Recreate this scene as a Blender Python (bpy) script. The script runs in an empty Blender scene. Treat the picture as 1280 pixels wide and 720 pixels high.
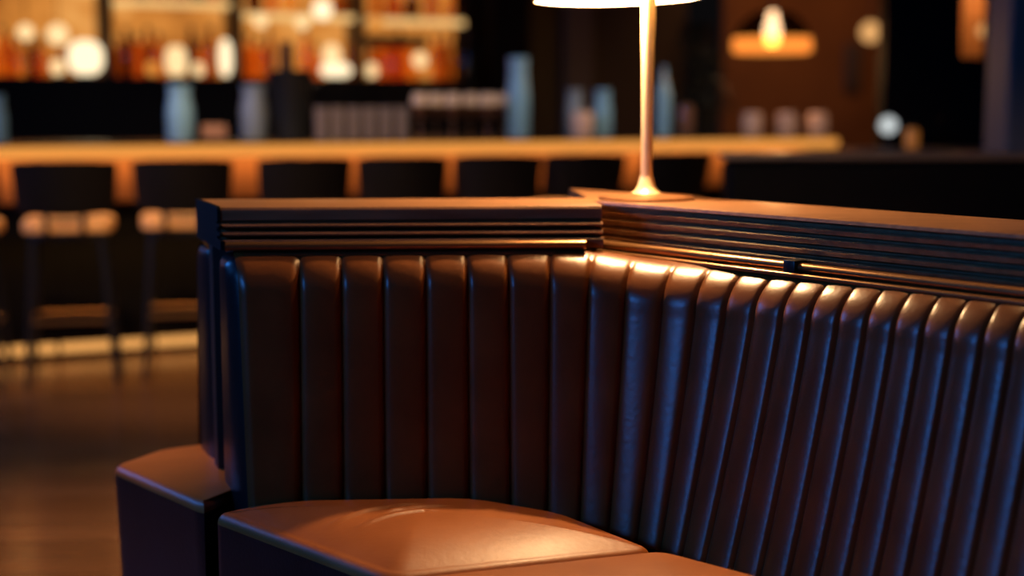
import bpy, bmesh, math, random
from mathutils import Vector, Matrix
random.seed(7)
C = bpy.context.scene.collection
SC = bpy.context.scene

# ---------------------------------------------------------------- camera numbers
H = 1.27                       # eye height
FPX = 1778.0                   # focal length for a 1280 px wide frame
PIT = math.atan(225 / FPX)     # looking slightly down
cp, sp = math.cos(PIT), math.sin(PIT)

def zat(py, Y):
    """height of a point seen on picture row py when it stands Y metres away"""
    w = (360 - py) / FPX
    return H + Y * (w * cp - sp) / (cp + w * sp)

def col(px, z, P, d):
    """point of the plan line P + t d that is seen on picture column px"""
    k = (px - 640) / FPX
    t = (k * (P[1] * cp + (H - z) * sp) - P[0]) / (d[0] - k * d[1] * cp)
    return (P[0] + t * d[0], P[1] + t * d[1], t)

# ---------------------------------------------------------------- materials
def mat(name, base=(.5, .5, .5), rough=.5, metal=0., spec=.5, coat=0., emit=None, estr=0., alpha=None):
    m = bpy.data.materials.new(name); m.use_nodes = True
    b = m.node_tree.nodes['Principled BSDF']
    b.inputs['Base Color'].default_value = (*base, 1)
    b.inputs['Roughness'].default_value = rough
    b.inputs['Metallic'].default_value = metal
    b.inputs['Specular IOR Level'].default_value = spec
    b.inputs['Coat Weight'].default_value = coat
    if emit:
        b.inputs['Emission Color'].default_value = (*emit, 1)
        b.inputs['Emission Strength'].default_value = estr
    return m

def noisy(m, c1, c2, scale=(5, 5, 5), bump=0., bscale=None, detail=4, rough=None):
    nt = m.node_tree; N = nt.nodes; L = nt.links
    b = N['Principled BSDF']
    tc = N.new('ShaderNodeTexCoord'); mp = N.new('ShaderNodeMapping')
    mp.inputs['Scale'].default_value = scale
    L.new(tc.outputs['Object'], mp.inputs['Vector'])
    n = N.new('ShaderNodeTexNoise'); n.inputs['Scale'].default_value = 1; n.inputs['Detail'].default_value = detail
    L.new(mp.outputs['Vector'], n.inputs['Vector'])
    r = N.new('ShaderNodeValToRGB')
    r.color_ramp.elements[0].color = (*c1, 1); r.color_ramp.elements[0].position = .3
    r.color_ramp.elements[1].color = (*c2, 1); r.color_ramp.elements[1].position = .7
    L.new(n.outputs['Fac'], r.inputs['Fac']); L.new(r.outputs['Color'], b.inputs['Base Color'])
    if rough:
        mr = N.new('ShaderNodeMapRange'); mr.inputs['To Min'].default_value = rough[0]; mr.inputs['To Max'].default_value = rough[1]
        L.new(n.outputs['Fac'], mr.inputs['Value']); L.new(mr.outputs['Result'], b.inputs['Roughness'])
    if bump:
        n2 = N.new('ShaderNodeTexNoise'); n2.inputs['Scale'].default_value = bscale or 60; n2.inputs['Detail'].default_value = 3
        L.new(tc.outputs['Object'], n2.inputs['Vector'])
        bp = N.new('ShaderNodeBump'); bp.inputs['Strength'].default_value = bump; bp.inputs['Distance'].default_value = .004
        L.new(n2.outputs['Fac'], bp.inputs['Height']); L.new(bp.outputs['Normal'], b.inputs['Normal'])
    return m

def tinted(name, tint, gloss=.12, rough=.15):
    """thin coloured glass: light passes straight through, tinted, with a glossy skin"""
    m = bpy.data.materials.new(name); m.use_nodes = True
    nt = m.node_tree; N = nt.nodes; L = nt.links; N.clear()
    o = N.new('ShaderNodeOutputMaterial'); t = N.new('ShaderNodeBsdfTransparent'); g = N.new('ShaderNodeBsdfGlossy')
    t.inputs['Color'].default_value = (*tint, 1); g.inputs['Roughness'].default_value = rough
    x = N.new('ShaderNodeMixShader'); x.inputs[0].default_value = gloss
    L.new(t.outputs[0], x.inputs[1]); L.new(g.outputs[0], x.inputs[2]); L.new(x.outputs[0], o.inputs['Surface'])
    return m

def glow(name, c, s):
    m = bpy.data.materials.new(name); m.use_nodes = True
    nt = m.node_tree; N = nt.nodes; N.clear()
    o = N.new('ShaderNodeOutputMaterial'); e = N.new('ShaderNodeEmission')
    e.inputs['Color'].default_value = (*c, 1); e.inputs['Strength'].default_value = s
    nt.links.new(e.outputs[0], o.inputs['Surface'])
    return m

M = {}
M['leather'] = noisy(mat('brown_leather', rough=.34, spec=.38), (.140, .042, .010), (.190, .060, .014), (9, 9, 9), .10, 90, rough=(.26, .33))
M['seat_leather'] = noisy(mat('seat_leather', rough=.4, spec=.45), (.33, .092, .016), (.43, .130, .024), (7, 7, 7), .12, 80, rough=(.36, .48))
M['end_leather'] = noisy(mat('dark_end_leather', rough=.34, spec=.5), (.007, .0065, .008), (.011, .010, .012), (12, 12, 12), .12, 120)  # near black, puts shade into the colour of the seat sides
M['wood'] = noisy(mat('ledge_wood', rough=.34, spec=.5), (.17, .075, .031), (.31, .15, .065), (3, 60, 60), .05, 50)
M['dark_wood'] = noisy(mat('dark_panel_wood', rough=.5), (.012, .008, .006), (.022, .013, .009), (3, 30, 30))
M['rail'] = mat('bronze_rail', (.34, .17, .07), .28, .85)
M['black'] = mat('black_metal', (.006, .006, .007), .45)
M['block'] = mat('rail_block', (.02, .016, .014), .35, .4)
M['stool_black'] = mat('stool_black_leather', (.007, .006, .006), .6, spec=.2)
M['stool_tan'] = mat('stool_tan_leather', (.85, .45, .17), .45)
M['brass'] = mat('lamp_brass', (.90, .66, .36), .40, .25)
M['lamp_base'] = mat('lamp_base_bronze', (.34, .15, .06), .35, .5)
M['shade_out'] = mat('shade_bronze', (.25, .12, .05), .35, .7)
M['shade_in'] = mat('shade_white_lining', (.85, .76, .6), .6)
M['foot_brass'] = mat('foot_ring_brass', (.45, .26, .12), .3, .8)
M['bulb'] = glow('bulb_warm', (1, .78, .45), 30)
M['bar_top'] = mat('bar_counter_stone', (.012, .009, .008), .25)
M['led_edge'] = glow('led_counter_edge', (.86, .33, .062), .98)
M['led_plinth'] = glow('led_plinth', (.95, .42, .11), .95)
M['led_shelf'] = glow('led_shelf_edge', (1, .60, .22), .95)
M['cabinet'] = mat('back_bar_cabinet', (.009, .005, .003), .8, spec=.2)
M['upright'] = mat('shelf_upright', (.045, .018, .006), .5)
M['frost'] = mat('frosted_blue_glass', (.24, .46, .62), .3)
M['frost_dim'] = mat('frosted_grey_glass', (.25, .30, .36), .3)
M['smoke'] = mat('brown_smoked_glass', (.20, .10, .06), .15)
M['tumbler'] = mat('grey_tumbler_glass', (.22, .17, .16), .2)
M['clear'] = tinted('clear_glass', (.90, .84, .78), .16, .2)
M['votive'] = mat('votive_pink_glass', (.50, .33, .26), .4, emit=(1, .5, .3), estr=.10)
M['leaf'] = mat('dark_leaf', (.006, .008, .005), .7, spec=.2)
M['pot'] = mat('black_pot', (.006, .006, .006), .6)
M['cap'] = mat('bottle_cap', (.03, .015, .01), .4)
for k, c in dict(amber=(.92, .62, .30), red=(.82, .46, .21), teal=(.10, .35, .26), dark=(.34, .20, .11), orange=(.92, .58, .28), honey=(.98, .78, .48), brown=(.62, .38, .18)).items():
    M['b_' + k] = tinted('bottle_' + k, c, .06)
M['highlight_glass'] = mat('beige_highlight_glass', (.72, .52, .36), .25)  # beige colour stands in for bright highlights on the bowls
M['drink'] = mat('brown_drink', (.09, .035, .015), .2)
M['globe'] = glow('globe_lamp', (1, .68, .33), 1.25)
M['globe_dim'] = glow('globe_lamp_dim', (1, .50, .17), .80)
M['globe_white'] = glow('globe_lamp_bright', (1, .80, .50), 1.5)
M['cool_globe'] = glow('cool_globe', (.80, .86, .86), .68)
M['lamp_amber'] = glow('pendant_amber_glass', (1, .37, .06), .80)
M['pbulb'] = glow('pendant_bulb_glow', (1, .80, .55), 12)
M['smoke_glass'] = tinted('pendant_smoke_glass', (.22, .16, .12), .04)

def band():
    m = bpy.data.materials.new('pendant_band_glass'); m.use_nodes = True
    nt = m.node_tree; N = nt.nodes; N.clear()
    o = N.new('ShaderNodeOutputMaterial'); e = N.new('ShaderNodeEmission'); t = N.new('ShaderNodeBsdfTransparent'); a = N.new('ShaderNodeAddShader')
    e.inputs['Color'].default_value = (1, .40, .075, 1); e.inputs['Strength'].default_value = .50; t.inputs['Color'].default_value = (.75, .45, .2, 1)
    nt.links.new(e.outputs[0], a.inputs[0]); nt.links.new(t.outputs[0], a.inputs[1]); nt.links.new(a.outputs[0], o.inputs['Surface'])
    return m
M['band'] = band()
# back-lit amber panel: mottled stone with the light behind it
def backlit():
    m = bpy.data.materials.new('backlit_onyx'); m.use_nodes = True
    nt = m.node_tree; N = nt.nodes; L = nt.links; N.clear()
    o = N.new('ShaderNodeOutputMaterial'); e = N.new('ShaderNodeEmission'); e.inputs['Strength'].default_value = 1
    tc = N.new('ShaderNodeTexCoord'); n = N.new('ShaderNodeTexNoise'); n.inputs['Scale'].default_value = 3.2; n.inputs['Detail'].default_value = 5
    r = N.new('ShaderNodeValToRGB'); cr = r.color_ramp
    cr.elements[0].position = .30; cr.elements[0].color = (.30, .085, .012, 1)
    cr.elements[1].position = .72; cr.elements[1].color = (.90, .41, .105, 1)
    x = cr.elements.new(.52); x.color = (.66, .235, .040, 1)
    L.new(tc.outputs['Object'], n.inputs['Vector']); L.new(n.outputs['Fac'], r.inputs['Fac'])
    L.new(r.outputs['Color'], e.inputs['Color']); L.new(e.outputs[0], o.inputs['Surface'])
    return m
M['backlit'] = backlit()

def floor_mat():
    m = mat('floor_boards', rough=.22, spec=.45)
    nt = m.node_tree; N = nt.nodes; L = nt.links; b = N['Principled BSDF']
    tc = N.new('ShaderNodeTexCoord'); mp = N.new('ShaderNodeMapping'); mp.inputs['Rotation'].default_value = (0, 0, math.radians(-4))
    L.new(tc.outputs['Object'], mp.inputs['Vector'])
    br = N.new('ShaderNodeTexBrick'); br.inputs['Scale'].default_value = 1
    br.inputs['Brick Width'].default_value = 1.6; br.inputs['Row Height'].default_value = .16; br.inputs['Mortar Size'].default_value = .003
    br.inputs['Color1'].default_value = (.17, .070, .024, 1); br.inputs['Color2'].default_value = (.24, .105, .038, 1)
    br.inputs['Mortar'].default_value = (.06, .025, .01, 1)
    L.new(mp.outputs[0], br.inputs['Vector'])
    mp2 = N.new('ShaderNodeMapping'); mp2.inputs['Scale'].default_value = (2, 40, 1); L.new(tc.outputs['Object'], mp2.inputs['Vector'])
    n = N.new('ShaderNodeTexNoise'); n.inputs['Scale'].default_value = 1.2; n.inputs['Detail'].default_value = 5; L.new(mp2.outputs[0], n.inputs['Vector'])
    mx = N.new('ShaderNodeMixRGB'); mx.blend_type = 'MULTIPLY'; mx.inputs[0].default_value = .55
    L.new(br.outputs['Color'], mx.inputs[1]); L.new(n.outputs['Fac'], mx.inputs[2])
    L.new(mx.outputs[0], b.inputs['Base Color'])
    return m
M['floor'] = floor_mat()
M['wall'] = noisy(mat('dark_brown_wall', rough=.6), (.030, .015, .008), (.045, .024, .013), (2, 2, 2))
M['wall_amber'] = noisy(mat('amber_plaster', rough=.7), (.22, .085, .025), (.30, .12, .035), (2.5, 2.5, 2.5))
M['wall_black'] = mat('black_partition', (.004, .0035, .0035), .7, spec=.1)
M['pilaster'] = mat('grey_brown_trim', (.11, .08, .065), .6)
M['pillar'] = mat('grey_pillar', (.16, .145, .135), .6)
M['ceiling'] = mat('dark_ceiling', (.02, .018, .016), .8)
M['added_dusk'] = glow('added_dusk_glow', (.05, .16, .50), .35)  # glow for the panes added on the left wall
M['frame'] = mat('window_frame_black', (.01, .01, .012), .5)
M['banquette_dark'] = mat('dark_blue_black_leather', (.003, .003, .004), .6, spec=.05)
M['banquette_trim'] = mat('dark_booth_trim', (.16, .11, .08), .3)

# ---------------------------------------------------------------- mesh helpers
def link(o, parent=None):
    C.objects.link(o)
    if parent: o.parent = parent
    return o

def finish(name, bm, m, parent=None, smooth=True, angle=40):
    bmesh.ops.remove_doubles(bm, verts=bm.verts, dist=1e-5)
    bmesh.ops.recalc_face_normals(bm, faces=bm.faces)
    me = bpy.data.meshes.new(name); bm.to_mesh(me); bm.free()
    me.materials.append(m)
    if smooth:
        for p in me.polygons: p.use_smooth = True
        me.set_sharp_from_angle(angle=math.radians(angle))
    return link(bpy.data.objects.new(name, me), parent)

def tag(o, label=None, cat=None, group=None, kind=None):
    if label: o['label'] = label
    if cat: o['category'] = cat
    if group: o['group'] = group
    if kind: o['kind'] = kind
    return o

def empty(name, loc, rz=0.):
    o = bpy.data.objects.new(name, None); C.objects.link(o)
    o.empty_display_size = .1; o.location = loc; o.rotation_euler = (0, 0, rz)
    return o

def copy_tree(o, parent=None):
    c = o.copy(); C.objects.link(c)
    if parent: c.parent = parent
    for ch in list(o.children): copy_tree(ch, c)
    return c

def add_box(bm, x0, x1, y0, y1, z0, z1, bev=0., seg=2, mtx=None):
    b = bmesh.new()
    bmesh.ops.create_cube(b, size=1)
    for v in b.verts:
        v.co = Vector((x0 + (v.co.x + .5) * (x1 - x0), y0 + (v.co.y + .5) * (y1 - y0), z0 + (v.co.z + .5) * (z1 - z0)))
    if bev: bmesh.ops.bevel(b, geom=b.edges[:], offset=bev, segments=seg, profile=.5, affect='EDGES')
    merge(bm, b, mtx)

def merge(bm, b, mtx=None):
    mp = {}
    for v in b.verts: mp[v] = bm.verts.new(mtx @ v.co if mtx else v.co)
    for f in b.faces:
        try: bm.faces.new([mp[v] for v in f.verts])
        except ValueError: pass
    b.free()

def add_lathe(bm, prof, c=(0, 0, 0), n=28, mtx=None):
    """prof: list of (r, z)"""
    rings = []
    for r, z in prof:
        if r < 1e-6: rings.append([bm.verts.new(Vector((c[0], c[1], c[2] + z)))])
        else: rings.append([bm.verts.new(Vector((c[0] + r * math.cos(2 * math.pi * i / n), c[1] + r * math.sin(2 * math.pi * i / n), c[2] + z))) for i in range(n)])
    if mtx:
        for R in rings:
            for v in R: v.co = mtx @ v.co
    for a, b in zip(rings, rings[1:]):
        if len(a) == 1 and len(b) == 1: continue
        for i in range(n):
            j = (i + 1) % n
            if len(a) == 1: bm.faces.new((a[0], b[i], b[j]))
            elif len(b) == 1: bm.faces.new((a[i], a[j], b[0]))
            else: bm.faces.new((a[i], a[j], b[j], b[i]))

def add_tube(bm, pts, r, n=10, closed=False):
    pts = [Vector(p) for p in pts]; rings = []; m = len(pts)
    for k, p in enumerate(pts):
        a = pts[(k - 1) % m] if closed or k > 0 else p
        b = pts[(k + 1) % m] if closed or k < m - 1 else p
        t = (b - a).normalized()
        ref = Vector((0, 0, 1)) if abs(t.z) < .9 else Vector((1, 0, 0))
        s = t.cross(ref).normalized(); u = s.cross(t)
        rr = r[k] if isinstance(r, (list, tuple)) else r
        rings.append([bm.verts.new(p + rr * (math.cos(2 * math.pi * i / n) * s + math.sin(2 * math.pi * i / n) * u)) for i in range(n)])
    rng = range(m) if closed else range(m - 1)
    for k in rng:
        a, b = rings[k], rings[(k + 1) % m]
        for i in range(n):
            j = (i + 1) % n; bm.faces.new((a[i], a[j], b[j], b[i]))
    if not closed:
        bm.faces.new(rings[0][::-1]); bm.faces.new(rings[-1])

def sweep(bm, P, d, nrm, prof, plane0, plane1):
    """closed profile [(o, z)] swept along the plan line P + t d (o measured along nrm), each end cut by a vertical plane (point, normal)"""
    ends = []
    for (pp, pn) in (plane0, plane1):
        ring = []
        for o, z in prof:
            q = (P[0] + o * nrm[0], P[1] + o * nrm[1])
            den = d[0] * pn[0] + d[1] * pn[1]
            t = ((pp[0] - q[0]) * pn[0] + (pp[1] - q[1]) * pn[1]) / den
            ring.append(bm.verts.new((q[0] + t * d[0], q[1] + t * d[1], z)))
        ends.append(ring)
    n = len(prof); a, b = ends
    for i in range(n):
        j = (i + 1) % n; bm.faces.new((a[i], a[j], b[j], b[i]))
    bm.faces.new(a[::-1]); bm.faces.new(b)

def smooth_loop(pts, rads, seg=8):
    """closed polygon with each corner rounded by its own radius"""
    out = []; n = len(pts)
    for i in range(n):
        p = Vector(pts[i]); a = Vector(pts[i - 1]); b = Vector(pts[(i + 1) % n])
        u = (a - p).normalized(); w = (b - p).normalized()
        ang = math.acos(max(-1, min(1, u.dot(w)))); r = rads[i] if isinstance(rads, (list, tuple)) else rads
        tl = min(r / math.tan(ang / 2), .48 * (a - p).length, .48 * (b - p).length)
        s, e = p + u * tl, p + w * tl
        for k in range(seg + 1):
            t = k / seg
            out.append((1 - t) ** 2 * s + 2 * t * (1 - t) * p + t * t * e)
    return out

def resample(loop, n):
    m = len(loop); L = [0]
    for i in range(m): L.append(L[-1] + (loop[(i + 1) % m] - loop[i]).length)
    T = L[-1]; out = []; k = 0
    for j in range(n):
        s = T * j / n
        while L[k + 1] < s: k += 1
        f = (s - L[k]) / max(1e-9, L[k + 1] - L[k])
        out.append(loop[k].lerp(loop[(k + 1) % m], f))
    return out

def inset(loop, d):
    n = len(loop); out = []
    for i in range(n):
        t = (loop[(i + 1) % n] - loop[i - 1]).normalized()
        out.append(loop[i] + Vector((-t.y, t.x)) * d)      # loop runs counter-clockwise: inwards
    return out

def ccw(loop):
    A = sum(loop[i - 1].x * loop[i].y - loop[i].x * loop[i - 1].y for i in range(len(loop)))
    return loop if A > 0 else loop[::-1]

def cushion(bm, pts, rads, z0, z1, rad, crown, n=220, rings=46, taper=0., wrinkles=(), bottom=True, side=None):
    """a padded block: vertical sides, rolled top edge, domed top"""
    lp = resample(ccw(smooth_loop(pts, rads)), n)
    cen = sum(lp, Vector((0, 0))) / n
    lev = [(taper, z0), (taper * .6, z0 + (z1 - rad - z0) * .4), (0, z1 - rad)]
    for k in range(1, 9):
        a = math.pi / 2 * k / 8
        lev.append((rad * (1 - math.cos(a)), z1 - rad + rad * math.sin(a)))
    prev = None; first = None
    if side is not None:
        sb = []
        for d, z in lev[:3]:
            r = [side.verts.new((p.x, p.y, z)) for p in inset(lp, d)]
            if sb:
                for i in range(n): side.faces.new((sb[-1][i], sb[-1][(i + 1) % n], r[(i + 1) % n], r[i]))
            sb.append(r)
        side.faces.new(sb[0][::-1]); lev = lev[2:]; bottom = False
    for d, z in lev:
        r = [bm.verts.new((p.x, p.y, z)) for p in inset(lp, d)]
        if prev:
            for i in range(n):
                j = (i + 1) % n; bm.faces.new((prev[i], prev[j], r[j], r[i]))
        else: first = r
        prev = r
    base = inset(lp, rad)
    for k in range(1, rings + 1):
        t = k / rings
        if k == rings:
            v = bm.verts.new((cen.x, cen.y, z1 + crown))
            for i in range(n): bm.faces.new((prev[i], prev[(i + 1) % n], v))
        else:
            r = []
            for p in base:
                q = p.lerp(cen, t); z = z1 + crown * (1 - (1 - t) ** 2.6)
                for (a, b, amp, wid) in wrinkles:
                    A = Vector(a); B = Vector(b); ab = B - A; f = (q - A).dot(ab) / ab.length_squared
                    if -.15 < f < 1.15:
                        bow = .010 * 4 * f * (1 - f)
                        dist = (q - A).cross(ab.normalized()) if False else ((q - A).x * ab.y - (q - A).y * ab.x) / ab.length + bow
                        env = max(0, min(1, 4 * f + .5)) * max(0, min(1, 4 * (1 - f) + .5))
                        z += amp * env * math.exp(-(dist / wid) ** 2)
                r.append(bm.verts.new((q.x, q.y, z)))
            for i in range(n):
                j = (i + 1) % n; bm.faces.new((prev[i], prev[j], r[j], r[i]))
            prev = r
    if bottom: bm.faces.new(first[::-1])

# ================================================================ THE BOOTH
LZ = 1.07                                        # ledge top
dl = Vector((.9978, .0660)); nl = Vector((.066, -.9978))        # left run of the divider, sitter's side
dr = Vector((.608, -.794)); nr = Vector((-.794, -.608))         # right run
Pl = Vector((-.589, 3.020)); Pr = Vector((.929, 2.373))         # points on the two centre lines
EP = Vector((-.590, 2.890)); ed = Vector((-.36, .933))          # slanted cut at the open end: point and direction
en = Vector((-.933, -.36))                                      # its outward normal

booth = tag(empty('booth_seating', (-.62, 2.95, 0)), 'brown channelled leather corner booth with ribbed wooden ledge under the brass lamp', 'booth')
bx = Matrix.Translation((.62, -2.95, 0))
def bpart(name, bm, m, parent=None, **k):
    o = finish(name, bm, m, None, **k)
    o.data.transform(bx)
    o.parent = parent or booth
    return o

# --- backrest of vertical channels, swept round the corner
O0 = .23                                          # front of the padding at its top, from the centre line
def isect(P, d, Q, e):
    den = d.x * e.y - d.y * e.x
    t = ((Q.x - P.x) * e.y - (Q.y - P.y) * e.x) / den
    return P + d * t
corner = isect(Pl + nl * O0, dl, Pr + nr * O0, dr)
turn = dl.angle(dr); RAD = .50; TL = RAD * math.tan(turn / 2)
A1 = corner - dl * TL; A2 = corner + dr * TL; ctr = A1 + nl * RAD
S0 = isect(Pl + nl * O0, dl, EP, ed)              # front corner at the open end
l1 = (A1 - S0).length; larc = RAD * turn
END_X = 1.28
l3 = 1.15
def path(s):
    if s < l1: return S0 + dl * s, nl
    if s < l1 + larc:
        a = (s - l1) / RAD; c, q = math.cos(-a), math.sin(-a)
        r = -nl * RAD; r = Vector((r.x * c - r.y * q, r.x * q + r.y * c))
        return ctr + r, -r.normalized()
    return A2 + dr * (s - l1 - larc), nr
def proj(p, z):
    dep = p[1] * cp - (z - H) * sp
    return 640 + FPX * p[0] / dep
# channel seams, spaced as on the real backrest (narrower towards the right)
seam_px = [372, 425, 478, 532, 585, 637, 686, 731, 774, 818, 857, 893, 927, 962, 997, 1032, 1067, 1102, 1138, 1174, 1212, 1250]
seams = [0.012]
s = 0; k = 0
while s < l1 + larc + l3 and k < len(seam_px):
    p, n_ = path(s); q = p + n_ * .03
    if proj(q, .90) >= seam_px[k]: seams.append(s); k += 1
    s += .0005
while seams[-1] + .055 < l1 + larc + l3: seams.append(seams[-1] + .055)
STOT = seams[-1]
PB = .430                                         # bottom of the padding
def profile(rec, PT=.976):
    """(o, z) from the back over the rolled top and down the leaning front, o relative to O0"""
    pts = [(-.19, PT - .012), (-.12, PT - .004)]
    r = .100
    for k in range(13):
        a = math.pi / 2 * k / 12
        pts.append((-r + r * math.sin(a), PT - r * .9 + r * .9 * math.cos(a)))
    z1 = PT - r * .9; m = 30
    for k in range(1, m + 1):
        f = k / m
        pts.append((rec * (f * .80 + .2 * f * f), z1 + (PB - z1) * f))
    return pts
def ease(x): x = max(0, min(1, x)); return x * x * (3 - 2 * x)
bm = bmesh.new(); cols = []
NU = 14
for i in range(len(seams) - 1):
    a, b = seams[i], seams[i + 1]
    for j in range(NU + (1 if i == len(seams) - 2 else 0)):
        t = j / NU; s = a + (b - a) * t
        p, n_ = path(s)
        rec = .050 + .068 * ease((s - l1 * .6) / (l1 * .4 + larc))
        pr = profile(rec, .991 - .028 * ease((s - l1 - .02) / (larc * .55)) + .010 * ease((s - l1 - larc * .55) / .6)); w = b - a
        amp = min(.017, w * .22)
        e = math.sqrt(max(0, 1 - (2 * t - 1) ** 2))
        if i == 0: e = math.sqrt(1 - max(0, 2.4 * t - 1.4) ** 2) * (math.sqrt(1 - max(0, 1 - t / .14) ** 2) * .8 + .2)
        lob = amp * e ** .58 - amp * .60
        colv = []
        for q in range(len(pr)):
            o, z = pr[q]
            o2, z2 = pr[min(q + 1, len(pr) - 1)]; o1, z1_ = pr[max(q - 1, 0)]
            tn = Vector((o2 - o1, z2 - z1_)).normalized(); nn = Vector((-tn.y, tn.x))
            if nn.x + nn.y < 0: nn = -nn
            fade = min(1, .10 + .90 * ease((q - 2) / 12))
            oo = o + nn.x * lob * fade; zz = z + nn.y * lob * fade * .7
            pos = p + n_ * oo
            if i == 0:   # slanted open end
                pos = pos + dl * (-.312 * (-oo)) * (1 - t)
                if t < .30:   # rounded corner of the end
                    pass
            colv.append(bm.verts.new((pos.x, pos.y, zz)))
        cols.append(colv)
for a, b in zip(cols, cols[1:]):
    for q in range(len(a) - 1): bm.faces.new((a[q], a[q + 1], b[q + 1], b[q]))
bk = bpart('backrest', bm, M['leather'], angle=55)
bk['label'] = 'brown leather back of narrow vertical channels facing the seat'

# --- padded end of the near backrest and the far one (far back to back half)
def end_pad(name, flip, m):
    """upright padded panel in the slanted end plane, (u along ed from EP, z)"""
    if not flip: out = [(.10, .40), (-.150, .40), (-.138, .62), (-.112, .88), (-.096, .95), (-.06, .976), (.10, .972)]
    else: out = [(.155, .40), (.425, .44), (.415, .60), (.395, .88), (.375, .955), (.31, .978), (.155, .972)]
    lp = resample(ccw(smooth_loop(out, .03, 6)), 120)
    bm = bmesh.new(); prev = None
    xs = [p.x for p in lp]; cx = (min(xs) + max(xs)) / 2
    for k in range(-1, 11):
        a_ = max(0, k) * math.pi / 2 / 10; g = 1 - math.cos(a_); h = -.042 + .047 * math.sin(a_) if k >= 0 else -.060
        r = [bm.verts.new((EP.x + ed.x * u + en.x * h, EP.y + ed.y * u + en.y * h, z)) for u, z in ((cx + (p.x - cx) * (1 - .78 * g), .70 + (p.y - .70) * (1 - .10 * g)) for p in lp)]
        if prev:
            for i in range(120): bm.faces.new((prev[i], prev[(i + 1) % 120], r[(i + 1) % 120], r[i]))
        prev = r
    bm.faces.new(prev)
    o = bpart(name, bm, m, angle=60)
    return o
o = end_pad('end_panel', False, M['end_leather']); o['label'] = 'dark padded leather end of the near backrest'
o = end_pad('end_panel', True, M['end_leather']); o['label'] = 'dark padded leather end of the far backrest'

# --- divider between the two backs, down to the floor
pe = (EP + en * .003, en)
bm = bmesh.new()
sweep(bm, Pl, dl, nl, [(-.022, 0), (.022, 0), (.022, .982), (-.022, .982)], pe, (Vector((.25, 3)), Vector((1, 0))))
bpart('divider_panel', bm, M['dark_wood'], smooth=False)
bm = bmesh.new()
sweep(bm, Pr, dr, nr, [(-.022, 0), (.022, 0), (.022, .982), (-.022, .982)], (Vector((.26, 3)), Vector((1, 0))), (Vector((1.62, 1.5)), dr))
bpart('divider_panel', bm, M['dark_wood'], smooth=False)

# --- far backrest (channels facing the other way)
bm = bmesh.new(); cols = []
nf = 15; wf = .0835
for i in range(nf):
    for j in range(9 if i == nf - 1 else 8):
        t = j / 8; s = (i + t) * wf
        lob = .022 * math.sqrt(max(0, 1 - (2 * t - 1) ** 2)) - .012
        pr = profile(.05); cv = []
        for o, z in pr:
            oo = O0 + o + lob
            st = isect(Pl - nl * oo, dl, EP, ed)
            pos = st + dl * s * (1 if s > 0 else 1)
            cv.append(bm.verts.new((pos.x, pos.y, z)))
        cols.append(cv)
for a, b in zip(cols, cols[1:]):
    for q in range(len(a) - 1): bm.faces.new((a[q], a[q + 1], b[q + 1], b[q]))
bpart('backrest', bm, M['leather'], angle=55)

# --- ribbed wooden ledges
Z = LZ
left_prof = [(-.13, Z - .085), (-.13, Z - .004), (-.126, Z), (.122, Z), (.127, Z - .0015), (.130, Z - .006), (.130, Z - .027),
             (.121, Z - .030), (.121, Z - .0335), (.144, Z - .0345), (.146, Z - .037), (.144, Z - .0405), (.122, Z - .042), (.122, Z - .049),
             (.152, Z - .050), (.1545, Z - .0535), (.152, Z - .057), (.124, Z - .058), (.124, Z - .064), (.158, Z - .065), (.160, Z - .067), (.160, Z - .085)]
bm = bmesh.new()
sweep(bm, Pl, dl, nl, left_prof, (EP + en * .004, en), (Vector((.182, 3.0)), Vector((1, 0.066))))
lg = bpart('ledge', bm, M['wood'], angle=25); lg['label'] = 'short wooden ledge with stacked ribbed edge'
Zr = LZ - .002
rp = [(-.13, Zr - .085), (-.13, Zr - .004), (-.126, Zr), (.122, Zr), (.128, Zr - .002), (.130, Zr - .008)]
zc = Zr - .013
for k, (h, out) in enumerate([(.019, .127), (.020, .129), (.019, .131), (.016, .133)]):
    rp += [(.114, zc), (.114, zc - .005), (out, zc - .0065), (out + .003, zc - .009), (out, zc - h + .002)]
    zc -= h
rp += [(.128, zc)]
rp[0] = (-.13, zc)
bm = bmesh.new()
sweep(bm, Pr, dr, nr, rp, (Vector((.186, 3.0)), Vector((1, 0.066))), (Vector((1.62, 1.5)), dr))
lg2 = bpart('ledge', bm, M['wood'], angle=25); lg2['label'] = 'long wooden ledge with grooved edge running to the right'

bm = bmesh.new()
sweep(bm, Pl, dl, nl, [(o * 1.015, z + (.0015 if z > Z - .01 else 0)) for o, z in left_prof], (EP + en * .010, en), (EP + en * .0035, en))
ec = bpart('end_cap', bm, mat('end_cap_black', (.004, .0045, .004), .75, spec=.12), angle=25); ec['label'] = 'black end cap of the short ledge'
# --- rails along the foot of the ledge
def rail(bm, P, d, n_, o, z, ro, rz, s0, s1):
    pr = [(o + ro * math.cos(a), z + rz * math.sin(a)) for a in [2 * math.pi * k / 14 for k in range(14)]]
    sweep(bm, P, d, n_, pr, (s0, d), (s1, d))
bm = bmesh.new()
rail(bm, Pl, dl, nl, .172, LZ - .077, .016, .010, EP + dl * .012, Vector((.152, 2.86)))
r1 = bpart('rail', bm, M['rail'])
bm = bmesh.new()
rail(bm, Pl, dl, nl, .180, LZ - .093, .010, .005, EP + dl * .05, Vector((.09, 2.86)))
bpart('trim_strip', bm, M['rail'])
qa = isect(Pr + nr * .160, dr, Vector((.192, 0)), Vector((0, 1)))
tb = col(995, .985, Pr + nr * .16, dr)[2]
mid = Pr + nr * .16 + dr * tb
bm = bmesh.new(); rail(bm, Pr, dr, nr, .160, LZ - .093, .012, .0095, qa, mid - dr * .006); bpart('rail', bm, M['rail'])
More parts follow.
